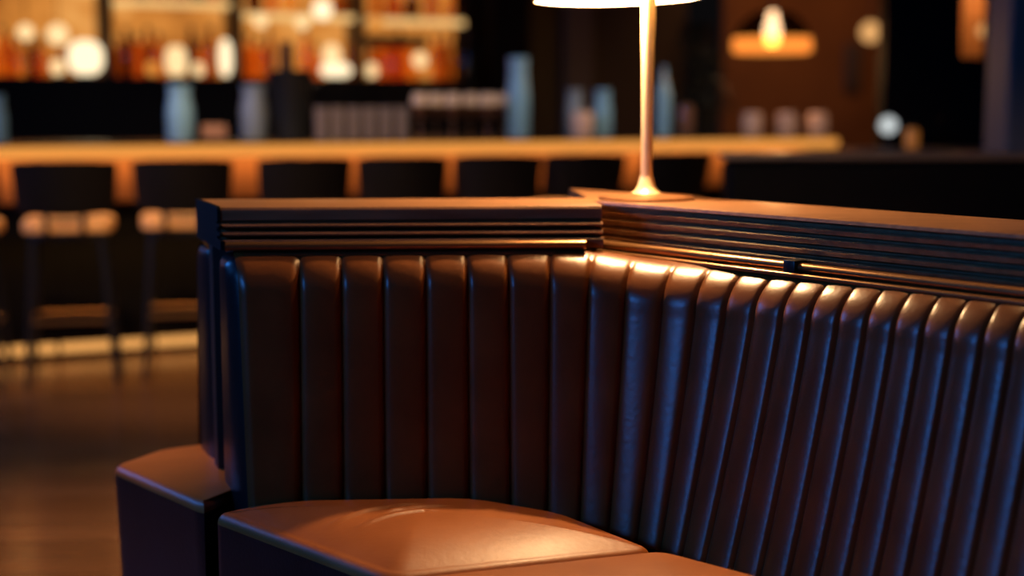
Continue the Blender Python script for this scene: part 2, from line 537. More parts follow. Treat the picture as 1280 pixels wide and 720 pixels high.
bm = bmesh.new(); rail(bm, Pr, dr, nr, .160, LZ - .093, .012, .0085, mid + dr * .006, Vector((1.62, 1.5))); bpart('rail', bm, M['rail'])
bm = bmesh.new(); rail(bm, Pr, dr, nr, .180, LZ - .107, .006, .005, qa, Vector((1.62, 1.5))); bpart('trim_strip', bm, M['rail'])
bm = bmesh.new()
mt = Matrix.Translation((mid.x, mid.y, LZ - .094)) @ Matrix.Rotation(math.atan2(dr.y, dr.x), 4, 'Z')
add_box(bm, -.014, .014, -.020, .016, -.013, .014, .002, 2, mt)
blk = bpart('rail_joint', bm, M['block']); blk['label'] = 'small black joint block on the rail'

# --- seats
SE = .486
wr = [((-.330, 2.545), (-.175, 2.632), .0060, .006), ((-.275, 2.515), (-.150, 2.585), .0046, .007), ((-.235, 2.575), (-.125, 2.615), .0050, .006), ((-.30, 2.60), (-.22, 2.648), .0018, .007)]
bm = bmesh.new(); sd = bmesh.new()
c1 = [(-.580, 2.690), (-.205, 2.302), (.262, 2.462), (.10, 2.700), (-.06, 2.80), (-.49, 2.775)]
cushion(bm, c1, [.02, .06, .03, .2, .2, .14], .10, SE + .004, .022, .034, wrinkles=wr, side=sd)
o = bpart('seat_cushion', bm, M['seat_leather'], angle=70); o['label'] = 'tan leather seat cushion with creases at the left end'; q = bpart('shaded_side', sd, M['end_leather'], o, angle=70); q['label'] = 'seat side coloured black for shade'  # seat sides get the black leather so they look shaded
bm = bmesh.new(); sd = bmesh.new()
c2 = [(-.185, 2.298), (-.36, 2.12), (.35, 1.30), (.90, 1.72), (.44, 2.29), (.268, 2.452)]
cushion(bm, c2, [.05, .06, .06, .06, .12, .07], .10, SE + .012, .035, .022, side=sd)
o = bpart('seat_cushion', bm, M['seat_leather'], angle=70); o['label'] = 'tan leather seat cushion nearest the camera'; q = bpart('shaded_side', sd, M['end_leather'], o, angle=70); q['label'] = 'seat side coloured black for shade'
bm = bmesh.new()
cushion(bm, [(-.520, 2.67), (-.115, 2.255), (-.33, 2.11), (.35, 1.34), (.98, 1.75), (.36, 2.60), (.05, 2.83), (-.45, 2.79)], [.01, .02, .05, .05, .05, .2, .2, .05], 0, .10, .01, 0, n=160, rings=6)
bpart('seat_base', bm, M['end_leather'], angle=70)
bm = bmesh.new(); sd = bmesh.new()
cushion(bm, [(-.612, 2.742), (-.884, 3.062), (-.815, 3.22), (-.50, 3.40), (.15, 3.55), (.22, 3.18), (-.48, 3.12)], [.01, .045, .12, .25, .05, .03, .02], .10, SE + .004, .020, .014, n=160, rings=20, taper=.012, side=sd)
o = bpart('seat_cushion', bm, M['seat_leather'], angle=70); o['label'] = 'tan leather seat cushion behind the divider'; q = bpart('shaded_side', sd, M['end_leather'], o, angle=70); q['label'] = 'seat side coloured black for shade'
bm = bmesh.new()
cushion(bm, [(-.60, 2.80), (-.85, 3.064), (-.79, 3.20), (-.50, 3.36), (.14, 3.52), (.20, 3.18), (-.48, 3.12)], [.01, .05, .12, .25, .03, .03, .02], 0, .10, .01, 0, n=160, rings=4)
bpart('seat_base', bm, M['end_leather'], angle=70)

# ================================================================ TABLE LAMP on the ledge
LX, LY = .300, 3.175
lamp = tag(empty('table_lamp', (LX, LY, LZ - .001)), 'brass table lamp with wide dome shade standing on the wooden ledge corner', 'lamp')
bm = bmesh.new()
add_lathe(bm, [(0, 0), (.106, 0), (.108, .003), (.105, .007), (.06, .011), (.034, .013), (0, .013)], n=48)
finish('base', bm, M['lamp_base'], lamp)
bm = bmesh.new(); add_lathe(bm, [(0, .012), (.036, .012), (.026, .019), (.019, .030), (.0150, .05), (0, .05)], n=32); finish('collar', bm, M['brass'], lamp)
bm = bmesh.new()
add_lathe(bm, [(0, .035), (.0135, .035), (.0128, .12), (.0140, .28), (.0160, .40), (.0165, .50), (.012, .56), (0, .56)], n=32)
finish('stem', bm, M['brass'], lamp)
tilt = Matrix.Translation((-.066, 0, .436)) @ Matrix.Rotation(math.radians(-1.4), 4, 'Y')
ro = [(.188, 0), (.187, .010), (.178, .045), (.155, .085), (.115, .120), (.06, .140), (0, .146)]
bm = bmesh.new(); add_lathe(bm, ro + [], n=64, mtx=tilt)
sh = finish('shade', bm, M['shade_out'], lamp)
bm = bmesh.new(); add_lathe(bm, [(.1878, .0005), (.1845, .0005), (.1835, .010), (.1745, .043), (.152, .082), (.113, .116), (.06, .136), (0, .142)], n=64, mtx=tilt)
o = finish('shade_lining', bm, M['shade_in'], sh); o['label'] = 'white glowing inside of the shade'
bm = bmesh.new(); add_lathe(bm, [(0, .045), (.012, .048), (.022, .062), (.022, .076), (.012, .1), (.011, .138), (0, .138)], n=24, mtx=tilt)
finish('bulb', bm, M['bulb'], lamp)

# ================================================================ THE BAR
B0 = Vector((-2.42, 6.72)); bd = Vector((4.41, 1.92)).normalized(); bn = Vector((bd.y, -bd.x))   # front edge of the counter; bn points to the stools
CT = 1.10
BL = col(1050, CT - .03, B0, bd)[2]          # right end of the counter
rzb = math.atan2(bd.y, bd.x)
def barm(s, off, z=0): 
    p = B0 + bd * s + bn * off
    return Matrix.Translation((p.x, p.y, z)) @ Matrix.Rotation(rzb, 4, 'Z')
S_ = -1.2
bar = tag(empty('bar_counter', (B0.x, B0.y, 0), rzb), 'long dark bar with glowing amber counter edge and lit plinth behind the stools', 'bar counter')
bm = bmesh.new(); add_box(bm, S_, BL, 0, .68, CT - .012, CT, .003); finish('counter_top', bm, M['bar_top'], bar)
bm = bmesh.new(); add_box(bm, S_, BL - .005, .008, .03, CT - .068, CT - .012, .004); o = finish('led_edge', bm, M['led_edge'], bar); o['label'] = 'glowing amber edge of the counter'
bm = bmesh.new(); add_box(bm, S_, BL - .05, .34, .62, .12, .80, .004); o = finish('shade_panel', bm, M['wall_black'], bar); o['label'] = 'recessed lower front blackened for shade'  # black colour stands in for the counter light dying away downwards
bm = bmesh.new(); add_box(bm, S_, BL - .05, .26, .62, .80, CT - .012, .004); finish('front_apron', bm, noisy(mat('bar_front_wood', rough=.45), (.20, .085, .03), (.30, .13, .05), (4, 4, 1)), bar)  # upper front in lighter wood, split off as the lit part
bm = bmesh.new(); add_box(bm, S_, BL - .05, .36, .60, 0, .12); finish('plinth', bm, M['cabinet'], bar)
bm = bmesh.new()
s = S_ + .05
while s < BL - .2:
    add_box(bm, s, s + .46, .345, .362, .032, .080, .004); s += .478
o = finish('plinth_light', bm, M['led_plinth'], bar); o['label'] = 'row of glowing light bars at floor level'

# --- bar stools
def make_stool():
    r = empty('bar_stool', (0, 0, 0))
    bm = bmesh.new()        # curved low back, y<0 is the back (towards the camera)
    n = 18; R = .30
    fr, bk_ = [], []
    for k in range(n + 1):
        a = math.radians(-42 + 84 * k / n); top = 1.035 - .012 * abs(2 * k / n - 1) ** 4 ; bot = .785 + .02 * abs(2 * k / n - 1) ** 2
        for arr, rr in ((fr, R - .022), (bk_, R + .022)):
            x, y = rr * math.sin(a), .10 - rr * math.cos(a)
            arr.append([bm.verts.new((x * (1 + .06 * (z - .8) / .2) * (1.0 if z < .9 else 1.0), y - .05 * (z - .8) / .2, z)) for z in (bot, bot + .03, .9, top - .03, top)])
    for k in range(n):
        for q in range(4):
            bm.faces.new((fr[k][q], fr[k + 1][q], fr[k + 1][q + 1], fr[k][q + 1]))
            bm.faces.new((bk_[k][q], bk_[k][q + 1], bk_[k + 1][q + 1], bk_[k + 1][q]))
        bm.faces.new((fr[k][4], fr[k + 1][4], bk_[k + 1][4], bk_[k][4])); bm.faces.new((fr[k][0], bk_[k][0], bk_[k + 1][0], fr[k + 1][0]))
    for k in (0, n):
        for q in range(4): bm.faces.new((fr[k][q], fr[k][q + 1], bk_[k][q + 1], bk_[k][q]))
    bmesh.ops.recalc_face_normals(bm, faces=bm.faces)
    o = finish('backrest', bm, M['stool_black'], r); 
    bm = bmesh.new(); cushion(bm, [(-.195, -.19), (.195, -.19), (.205, .20), (-.205, .20)], [.06, .06, .1, .1], .712, .766, .02, .004, n=64, rings=6)
    finish('seat', bm, M['stool_tan'], r)
    bm = bmesh.new(); add_box(bm, -.17, .17, -.16, .17, .672, .706, .006); finish('seat_frame', bm, M['black'], r)
    for x in (-.085, .075):
        bm = bmesh.new(); add_tube(bm, [(x, -.16, .68), (x, -.205, .72), (x, -.195, .83)], .013, 8); finish('back_post', bm, M['black'], r)
    for sx in (-1, 1):
        for sy in (-1, 1):
            bm = bmesh.new(); add_tube(bm, [(sx * .15, sy * .14, .675), (sx * .20, sy * .19, 0.)], [.016, .012], 8); finish('leg', bm, M['black'], r)
    bm = bmesh.new()
    q = .178
    add_tube(bm, [(-q, -q + .01, .30), (q, -q + .01, .30), (q, q - .01, .30), (-q, q - .01, .30)], .008, 8, closed=True); finish('foot_ring', bm, M['foot_brass'], r)
    return r
stool0 = make_stool()
SO = .26                                          # seat centre in front of the counter edge
ordw = ['first', 'second', 'third', 'fourth', 'fifth', 'sixth', 'seventh', 'eighth']
lab = ['black bar stool cut off by the left edge of the picture', 'black bar stool with tan seat, leftmost whole one in the picture',
       'black bar stool directly left of the end of the wooden ledge', 'black bar stool behind the ledge, first one with its legs hidden',
       'black bar stool behind the ledge, second one with its legs hidden', 'black bar stool behind the ledge, third one with its legs hidden',
       'black bar stool just left of the brass lamp stem', 'black bar stool just right of the brass lamp stem']
for i, (px, dr_) in enumerate([(-60, 0), (85, 0), (229, 0), (373, 6), (497, 0), (616, -4), (717, 3), (822, 16)]):
    o = stool0 if i == 0 else copy_tree(stool0)
    x, y, t = col(px, .9, B0 + bn * SO, bd)
    o.location = (x, y, 0); o.rotation_euler = (0, 0, rzb * .55 + math.radians(dr_))
    tag(o, lab[i], 'bar stool', 'black bar stools along the bar')

# --- back bar: dark cabinet with a lit, shelved wall of bottles
OB = -2.05                                        # front of the back bar, behind the counter edge
KB = B0 + bn * OB
s_l = col(-130, 1.5, KB, bd)[2]; s_r = col(594, 1.5, KB, bd)[2]
KT = zat(97, col(300, 1.5, KB, bd)[1])
bb = tag(empty('back_bar', (KB.x, KB.y, 0), rzb), 'dark back bar cabinet with amber backlit bottle shelves behind the counter', 'back bar')
bm = bmesh.new(); add_box(bm, s_l, s_r + .02, 0, .45, 0, KT, .004); finish('cabinet', bm, M['cabinet'], bb)
bm = bmesh.new(); add_box(bm, s_l, s_r, .40, .43, KT, 2.75); finish('backlit_panel', bm, M['backlit'], bb)
ups = [col(p, 1.7, KB + bn * -.02, bd)[2] for p in (136, 300, 455)]
for u, w in zip(ups, (.030, .026, .016)):
    bm = bmesh.new(); add_box(bm, u - w, u + w, .03, .40, KT, 2.75, .004); finish('upright', bm, M['upright'], bb)
# upper shelves at different heights per bay
edges = [s_l] + ups + [s_r]
for i, zpx in enumerate((-16, 3, 20, 26)):
    zz = zat(zpx, col((60, 220, 380, 530)[i], 1.5, KB, bd)[1])
    bm = bmesh.new(); add_box(bm, edges[i] + .03, edges[i + 1] - .03, .10, .40, zz, zz + .025, .003); sf = finish('shelf', bm, M['upright'], bb)
    bm = bmesh.new(); add_box(bm, edges[i] + .04, edges[i + 1] - .04, .085, .100, zz - .025, zz + .02, .003); finish('shelf_light', bm, M['led_shelf'], sf)
shelf_z = [zat(z, col(x, 1.5, KB, bd)[1]) + .025 for z, x in ((-16, 60), (3, 220), (20, 380), (26, 530))]

bottle_bank = {}
def bottle(kind, shape):
    key = (kind, shape)
    r = empty('bottle', (0, 0, 0))
    if key in bottle_bank:
        for ch in bottle_bank[key].children: copy_tree(ch, r)
        return r
    prof = {'tall': [(0, 0), (.036, 0), (.038, .01), (.038, .19), (.030, .225), (.014, .25), (.013, .30), (0, .30)],
            'squat': [(0, 0), (.052, 0), (.055, .012), (.055, .12), (.042, .15), (.016, .17), (.015, .20), (0, .20)],
            'flask': [(0, 0), (.030, 0), (.050, .03), (.056, .07), (.046, .12), (.018, .16), (.015, .22), (0, .22)]}[shape]
    bm = bmesh.new(); add_lathe(bm, prof, n=20); finish('glass_body', bm, M['b_' + kind], r)
    zt = prof[-1][1]
    bm = bmesh.new(); add_lathe(bm, [(0, zt - .03), (.017, zt - .03), (.017, zt + .012), (0, zt + .012)], n=14); finish('cap', bm, M['cap'], r)
    bottle_bank[key] = r
    return r
# (column, kind, shape, scale)
shelf_bottles = [(-14, 'orange', 'squat', 1.0), (4, 'amber', 'tall', .95), (14, 'red', 'tall', .82), (26, 'honey', 'squat', 1.0), (38, 'dark', 'tall', .70), (45, 'red', 'squat', .95),
                 (53, 'honey', 'flask', 1.0), (78, 'brown', 'tall', .7), (149, 'brown', 'tall', .80), (159, 'dark', 'tall', .95), (171, 'red', 'squat', 1.25), (186, 'brown', 'tall', 1.0), (199, 'orange', 'tall', .85),
                 (240, 'dark', 'tall', 1.0), (252, 'orange', 'flask', 1.05), (264, 'brown', 'tall', 1.0), (311, 'amber', 'tall', .9), (322, 'orange', 'squat', 1.2), (337, 'brown', 'tall', .95), (382, 'orange', 'tall', 1.0),
                 (395, 'red', 'flask', 1.0), (438, 'amber', 'tall', .92), (466, 'brown', 'tall', .85), (476, 'orange', 'squat', 1.25), (492, 'red', 'squat', 1.3), (500, 'orange', 'tall', 1.0), (512, 'amber', 'squat', 1.25),
                 (545, 'orange', 'tall', .95), (557, 'brown', 'tall', 1.0), (569, 'honey', 'flask', 1.1), (584, 'teal', 'tall', 1.0)]
cw = {'amber': 'amber', 'red': 'red', 'dark': 'nearly black', 'orange': 'orange', 'honey': 'pale honey', 'brown': 'brown', 'teal': 'dark teal'}
sw = {'tall': 'tall', 'squat': 'squat', 'flask': 'round-bellied'}
def ordinal(n):
    o_ = ['first', 'second', 'third', 'fourth', 'fifth', 'sixth', 'seventh', 'eighth', 'ninth', 'tenth', 'eleventh', 'twelfth', 'thirteenth', 'fourteenth', 'fifteenth', 'sixteenth', 'seventeenth', 'eighteenth', 'nineteenth', 'twentieth']
    return o_[n - 1] if n <= 20 else 'twenty-' + o_[n - 21]
cnt = {}
tot = {}
for px, kd, shp, sc_ in shelf_bottles: tot[(kd, shp)] = tot.get((kd, shp), 0) + 1
for kk, (px, kd, shp, sc_) in enumerate(shelf_bottles):
    o = bottle(kd, shp); off = (-.145, -.235, -.315)[kk % 3]
    x, y, t = col(px, KT + .1, KB + bn * off, bd)
    o.location = (x, y, KT + .001); o.scale = (sc_, sc_, sc_ * 1.05)
    cnt[(kd, shp)] = cnt.get((kd, shp), 0) + 1
    w = '' if tot[(kd, shp)] == 1 else ', %s of its kind from the left' % ordinal(cnt[(kd, shp)])
    tag(o, '%s %s bottle low on the back bar%s' % (sw[shp], cw[kd], w), 'bottle', 'bottles on the lower back-bar shelf')
n_up = 0
for bay, pxs in enumerate(((10, 28, 47, 66, 88, 108), (152, 176, 200, 226, 248, 266), (318, 340, 362, 425), (470, 492, 514, 540, 566))):
    for k, px in enumerate(pxs):
        kd = ['amber', 'brown', 'honey', 'orange', 'dark', 'red'][(k * 5 + bay * 2) % 6]; shp = ['tall', 'squat', 'flask'][(k + bay) % 3]
        x, y, t = col(px, shelf_z[bay], KB + bn * (-.19, -.31)[k % 2], bd)
        o = bottle(kd, shp); o.location = (x, y, shelf_z[bay] + .001); n_up += 1
        tag(o, '%s %s bottle on the upper shelf, %s from left in the %s bay' % (sw[shp], cw[kd], ordinal(k + 1), ordinal(bay + 1)), 'bottle', 'bottles on the upper back-bar shelves')

t0 = col(462, 1.6, KB, bd)[2]; t1 = col(536, 1.6, KB, bd)[2]; zz = zat(59, col(500, 1.6, KB, bd)[1])
bm = bmesh.new(); add_box(bm, t0, t1, .02, .10, zz, zz + .075, .006); o = finish('shelf_board', bm, M['upright'], bb); o['label'] = 'short dark board across the rightmost bay'
# glowing globe lamps and candle jars between the bottles: (column, row of centre, width, height in px, material, phrase)
def glow_lamp(px, py, wpx, hpx, m, label, off=-.16, zbase=None, cat='lamp', name='globe_light'):
    x, y, t = col(px, zat(py, 9), KB + bn * off, bd)
    w = wpx * y / FPX / 2; z0 = zat(py + hpx / 2, y) if zbase is None else zbase + .001; z1 = zat(py - hpx / 2, y)
    r = empty(name, (x, y, z0)); h = z1 - z0
    bm = bmesh.new()
    pr = [(0, .008)]
    for k in range(1, 13):
        a = math.pi * k / 13
        pr.append((w * min(1, math.sin(a) ** .7 * 1.04), .008 + (h - .008) * (1 - math.cos(a)) / 2))
    pr.append((0, h)); add_lathe(bm, pr, n=24); finish('glass_globe', bm, m, r)
    bm = bmesh.new(); add_lathe(bm, [(0, 0), (w * .6, 0), (w * .6, .010), (0, .010)], n=20); finish('foot', bm, M['cap'], r)
    return tag(r, label, cat, 'glowing lamps of the back bar')
glow_lamp(107, 73, 42, 46, M['globe_white'], 'largest glowing white jar lamp standing low on the back bar at left', -.08, KT, 'lamp', 'jar_light')
glow_lamp(220, 71, 26, 28, M['globe'], 'round glowing lamp in the middle of the second back-bar bay', -.08, KT)
glow_lamp(282, 73, 15, 48, M['globe_white'], 'tall narrow glowing lamp beside the upright left of the ice bucket', -.08, KT, 'lamp', 'jar_light')
glow_lamp(420, 88, 38, 18, M['globe_white'], 'low wide glowing bowl lamp right of the ice bucket', -.05, KT, 'lamp', 'bowl_light')
glow_lamp(415, 72, 22, 34, M['globe'], 'glowing jar lamp standing just behind the low bowl lamp', -.25, KT, 'lamp', 'jar_light')
glow_lamp(72, 86, 16, 24, M['globe'], 'small glowing jar beside the largest white jar lamp', -.12, KT, 'lamp', 'jar_light')
glow_lamp(248, 88, 13, 20, M['globe'], 'tiny glowing jar right of the round lamp in the second bay', -.10, KT, 'lamp', 'jar_light')
glow_lamp(190, 87, 14, 20, M['lamp_amber'], 'tiny amber jar left of the round lamp in the second bay', -.09, KT, 'lamp', 'jar_light')
glow_lamp(465, 88, 14, 18, M['globe'], 'tiny glowing jar right of the wide bowl lamp', -.03, KT, 'lamp', 'jar_light')
# hanging globes in front of the shelves
def hang_globe(px, py, dpx, m, label, off=-.02, P=None):
    x, y, t = col(px, zat(py, 9), (P or KB) + bn * off, bd)
    rr = dpx * y / FPX / 2; z = zat(py, y)
    r = empty('pendant_globe', (x, y, z))
    bm = bmesh.new(); bmesh.ops.create_uvsphere(bm, u_segments=20, v_segments=12, radius=rr); finish('glass_globe', bm, m, r)
    bm = bmesh.new(); add_tube(bm, [(0, 0, rr * .95), (0, 0, 3.15 - z)], .003, 6); finish('cord', bm, M['black'], r)
    return tag(r, label, 'pendant light', 'small hanging globe lights')
hang_globe(72, 43, 26, M['globe'], 'warm hanging globe above the largest white jar lamp')
hang_globe(32, 40, 20, M['globe'], 'warm hanging globe nearest the left edge over the bottles')
hang_globe(403, 12, 24, M['globe_white'], 'bright hanging globe above the ice bucket')
hang_globe(378, 28, 17, M['globe'], 'smaller hanging globe just left of the bright one above the ice bucket')
hang_globe(326, 26, 17, M['globe'], 'hanging globe beside the second shelf upright')
hang_globe(525, 75, 18, M['globe'], 'low hanging globe in the rightmost back-bar bay', .08)
hang_globe(470, 28, 16, M['lamp_amber'], 'dim amber hanging globe in the rightmost back-bar bay')

# --- things standing on the counter
def on_counter(px, off=-.22):
    x, y, t = col(px, CT + .05, B0 + bn * off, bd); return x, y
def vessel(name, px, wpx, top, m, label, cat, group=None, off=-.22, shape='carafe'):
    x, y = on_counter(px, off); w = wpx * y / FPX / 2; h = zat(top, y) - CT
    r = empty(name, (x, y, CT + .001)); bm = bmesh.new()
    if shape == 'carafe': pr = [(0, 0), (w * .92, 0), (w, .01), (w, h * .55), (w * .86, h * .72), (w * .80, h * .85), (w * .9, h), (w * .82, h), (w * .72, h * .85), (w * .72, h * .7), (0, h * .69)]
    elif shape == 'vase': pr = [(0, 0), (w * .85, 0), (w * .9, .012), (w, h * .5), (w, h), (w * .9, h), (w * .9, h * .6), (0, h * .58)]
    elif shape == 'tumbler': pr = [(0, 0), (w * .8, 0), (w, h), (w * .92, h), (w * .76, .012), (0, .012)]
    elif shape == 'votive': pr = [(0, 0), (w * .8, 0), (w, h * .3), (w, h * .8), (w * .85, h), (w * .75, h * .9), (w * .7, h * .5), (0, h * .5)]
    elif shape == 'bottle': pr = [(0, 0), (w, 0), (w, h * .62), (w * .7, h * .74), (w * .36, h * .82), (w * .34, h), (0, h)]
    add_lathe(bm, pr, n=24); finish('glass_body', bm, m, r)
    if shape in ('carafe', 'vase'):
        bm = bmesh.new(); add_lathe(bm, [(0, -0), (w * .97, 0), (w * .97, .006), (0, .006)], n=20); finish('base_ring', bm, M['frost_dim'], r)
    return tag(r, label, cat, group)
vessel('carafe', 226, 34, 106, M['frost'], 'pale blue glass carafe on the counter, lone one at left', 'carafe', 'blue glassware on the counter')
vessel('carafe', -4, 26, 118, M['frost'], 'pale blue carafe cut by the left picture edge', 'carafe', 'blue glassware on the counter')
vessel('carafe', 318, 34, 106, M['frost_dim'], 'dim blue grey carafe just left of the black ice bucket', 'carafe', 'blue glassware on the counter', off=-.5)
vessel('vase', 648, 28, 72, M['frost'], 'tallest blue glass vase at the right end of the wine glasses', 'vase', 'blue glassware on the counter')
vessel('carafe', 718, 22, 112, M['frost_dim'], 'grey glass carafe behind the orange candle cup', 'carafe', 'blue glassware on the counter', off=-.32)
vessel('carafe', 753, 24, 112, M['frost'], 'blue glass carafe right of the orange candle cup', 'carafe', 'blue glassware on the counter')
vessel('water_bottle', 829, 18, 84, M['frost'], 'slim blue glass bottle just right of the lamp stem', 'bottle', 'blue glassware on the counter', shape='bottle')
vessel('candle_cup', 728, 26, 140, M['votive'], 'pinkish candle cup between two carafes', 'candle', 'candle cups on the counter', off=-.12, shape='votive')
for px, l in ((940, 'candle cup below the amber pendant, leftmost of three close together'), (983, 'candle cup below the amber pendant, middle of three'), (1022, 'candle cup nearest the right end of the counter')):
    vessel('candle_cup', px, 24, 141, M['votive'], 'pinkish ' + l, 'candle', 'candle cups on the counter', shape='votive')
vessel('candle_cup', 857, 20, 132, M['smoke'], 'dim brown candle cup in front of the dark plant', 'candle', 'candle cups on the counter', off=-.10, shape='votive')
for k, px in enumerate((402, 422, 442, 462, 482, 502)):
    vessel('tumbler', px, 19, 134, M['tumbler'], 'short grey tumbler in a row on the counter, %s from the ice bucket' % ordinal(k + 1), 'tumbler', 'tumblers on the counter', shape='tumbler')
x, y = on_counter(267)
r = empty('napkin_holder', (x, y, CT + .001), rzb); bm = bmesh.new(); add_box(bm, -.07, .07, -.05, .05, 0, .012, .003); finish('tray', bm, M['dark_wood'], r)
bm = bmesh.new(); add_box(bm, -.06, .06, -.04, .04, .012, .085, .006); finish('napkin_stack', bm, mat('napkins_pink_brown', (.40, .20, .13), .8), r)
tag(r, 'small pink brown napkin stack beside the blue carafe', 'napkins')
# wine glasses
def wine_glass():
    r = empty('wine_glass', (0, 0, 0)); bm = bmesh.new()
    add_lathe(bm, [(0, .10), (.030, .115), (.046, .15), (.046, .19), (.036, .235), (.034, .235), (.044, .19), (.044, .15), (.028, .118), (0, .104)], n=24); finish('bowl', bm, M['highlight_glass'], r)
    bm = bmesh.new(); add_lathe(bm, [(0, 0), (.036, 0), (.036, .003), (.008, .008), (.005, .02), (.005, .105), (0, .106)], n=18); finish('stem', bm, M['smoke'], r)
    bm = bmesh.new(); add_lathe(bm, [(0, .106), (.0312, .1145), (.0472, .15), (.0472, .178), (.044, .178)], n=20); o = finish('drink', bm, M['drink'], r); o['label'] = 'brownish drink in the bowl'
    return r
g0 = wine_glass()
for k, px in enumerate((525, 545, 566, 588, 609, 628)):
    o = g0 if k == 0 else copy_tree(g0)
    x, y = on_counter(px, -.2 - .12 * (k % 2)); o.location = (x, y, CT + .001); o.scale = (1, 1, 1.05)
    tag(o, 'wine glass in the row on the counter, %s left of the tall blue vase' % ordinal(6 - k), 'wine glass', 'wine glasses on the counter')
# ice bucket with a bottle in it
x, y = on_counter(365, -.30)
r = empty('ice_bucket', (x, y, CT + .001)); w = .118; h = zat(90, y) - CT; bm = bmesh.new()
add_lathe(bm, [(0, 0), (w * .78, 0), (w * .8, .01), (w, h), (w * 1.05, h + .008), (w * .95, h), (w * .74, .02), (0, .02)], n=32); finish('bucket', bm, M['pot'], r)
for sx in (-1, 1):
    bm = bmesh.new(); add_tube(bm, [(sx * w * .95, -.03, h * .8), (sx * w * 1.2, -.025, h * .82), (sx * w * 1.2, .025, h * .82), (sx * w * .95, .03, h * .8)], .006, 6); finish('handle', bm, M['black'], r)
tag(r, 'black ice bucket standing on the counter before the lit shelves', 'ice bucket')
r2 = empty('champagne_bottle', (x - .022, y, CT + .023)); bm = bmesh.new(); hb = zat(54, y) - CT - .02
add_lathe(bm, [(0, 0), (.050, 0), (.052, .02), (.052, hb * .50), (.046, hb * .62), (.034, hb * .74), (.031, hb * .92), (.033, hb * .97), (.029, hb), (0, hb)], n=22); finish('glass_body', bm, M['pot'], r2)
bm = bmesh.new(); add_lathe(bm, [(.035, hb * .735), (.0345, hb * .78), (.0325, hb * .93), (.0345, hb * .975), (.0305, hb + .003), (0, hb + .004)], n=18); finish('foil_cap', bm, mat('dark_foil', (.05, .012, .008), .4, .5), r2)
tag(r2, 'dark bottle sticking up out of the black ice bucket', 'bottle')
# dark plant
x, y = on_counter(868, -.45)
r = empty('potted_plant', (x, y, CT + .001)); bm = bmesh.new(); add_lathe(bm, [(0, 0), (.10, 0), (.13, .16), (.135, .17), (.12, .17), (.11, .14), (0, .14)], n=24); finish('pot', bm, M['pot'], r)
bm = bmesh.new()
for k in range(420):
    f = random.random(); zz = .12 + .56 * f; rr = (.05 + .19 * (1 - f) ** .8) * math.sqrt(random.random()); a = random.uniform(0, 6.283)
    c = Vector((rr * math.cos(a), rr * math.sin(a), zz)); L_ = random.uniform(.05, .09)
    dv = Vector((math.cos(a), math.sin(a), random.uniform(-.6, .7))).normalized(); sd = dv.cross(Vector((0, 0, 1))).normalized() * L_ * .28
    v = [bm.verts.new(c), bm.verts.new(c + dv * L_ * .5 + sd), bm.verts.new(c + dv * L_ + Vector((0, 0, -.01))), bm.verts.new(c + dv * L_ * .5 - sd)]
    bm.faces.new((v[0], v[1], v[2])); bm.faces.new((v[0], v[2], v[3]))
finish('foliage', bm, M['leaf'], r, smooth=False)
bm = bmesh.new()
for k in range(7): add_tube(bm, [(0, 0, .13), (.03 * math.cos(k), .03 * math.sin(k), .35), (.09 * math.cos(k * 1.7), .09 * math.sin(k * 1.7), .62)], .006, 6)
finish('stem', bm, M['leaf'], r)
tag(r, 'dark bushy plant in a black pot right of the lamp stem', 'plant')

# ================================================================ PENDANT, SCONCE, GLOBES on the right
PP = B0 + bn * -.35
x, y, t = col(965, 1.65, PP, bd)
zb = zat(67, y); zt_ = zat(47, y); R_ = 98 * y / FPX / 2
r = empty('pendant_lamp', (x, y, zb)); hh = zt_ - zb
bm = bmesh.new(); add_lathe(bm, [(R_ * .90, .003), (R_ * .98, .012), (R_, hh * .5), (R_ * .97, hh), (R_ * .93, hh), (R_ * .95, hh * .5), (R_ * .90, .003)], n=48); o = finish('glass_ring', bm, M['band'], r); o['label'] = 'glowing amber glass band'
zd = zat(12, y) - zb
bm = bmesh.new(); add_lathe(bm, [(R_ * .97, hh), (R_ * .82, hh + (zd - hh) * .45), (R_ * .5, hh + (zd - hh) * .85), (R_ * .12, zd), (0, zd + .002)], n=48); finish('dome', bm, M['smoke_glass'], r)
zb0 = zat(58, y) - zb; zb1 = zat(14, y) - zb
bm = bmesh.new(); wv = .048
add_lathe(bm, [(0, zb0), (wv * .7, zb0 + .01), (wv, zb0 + .06), (wv, zb0 + .11), (wv * .6, zb1 - .03), (wv * .5, zb1), (0, zb1)], n=20); finish('bulb', bm, M['pbulb'], r)
bm = bmesh.new(); add_tube(bm, [(0, 0, zd), (0, 0, 3.15 - zb)], .006, 6); finish('cord', bm, M['black'], r)
tag(r, 'amber pendant lamp with bright bulb hanging over the counter at right', 'pendant light')
hang_globe(1088, 40, 26, M['globe_dim'], 'lone warm hanging globe beside the black partition', P=B0 + bn * -.9)

# ================================================================ ROOM
def struct(name, bm, m, smooth=False):
    o = finish(name, bm, m, None, smooth=smooth); o['kind'] = 'structure'; return o
bm = bmesh.new(); add_box(bm, -5.2, 6.0, -1.6, 13.4, -.1, 0); struct('floor', bm, M['floor'])
bm = bmesh.new(); add_box(bm, -5.2, 6.0, -1.6, 13.4, 3.2, 3.3); struct('ceiling', bm, M['ceiling'])
# back wall runs behind the bar
WO = -2.62
bm = bmesh.new(); add_box(bm, -3.2, 5.2, -.1, .1, 0, 3.2, mtx=barm(0, WO)); struct('wall_back', bm, M['wall'])
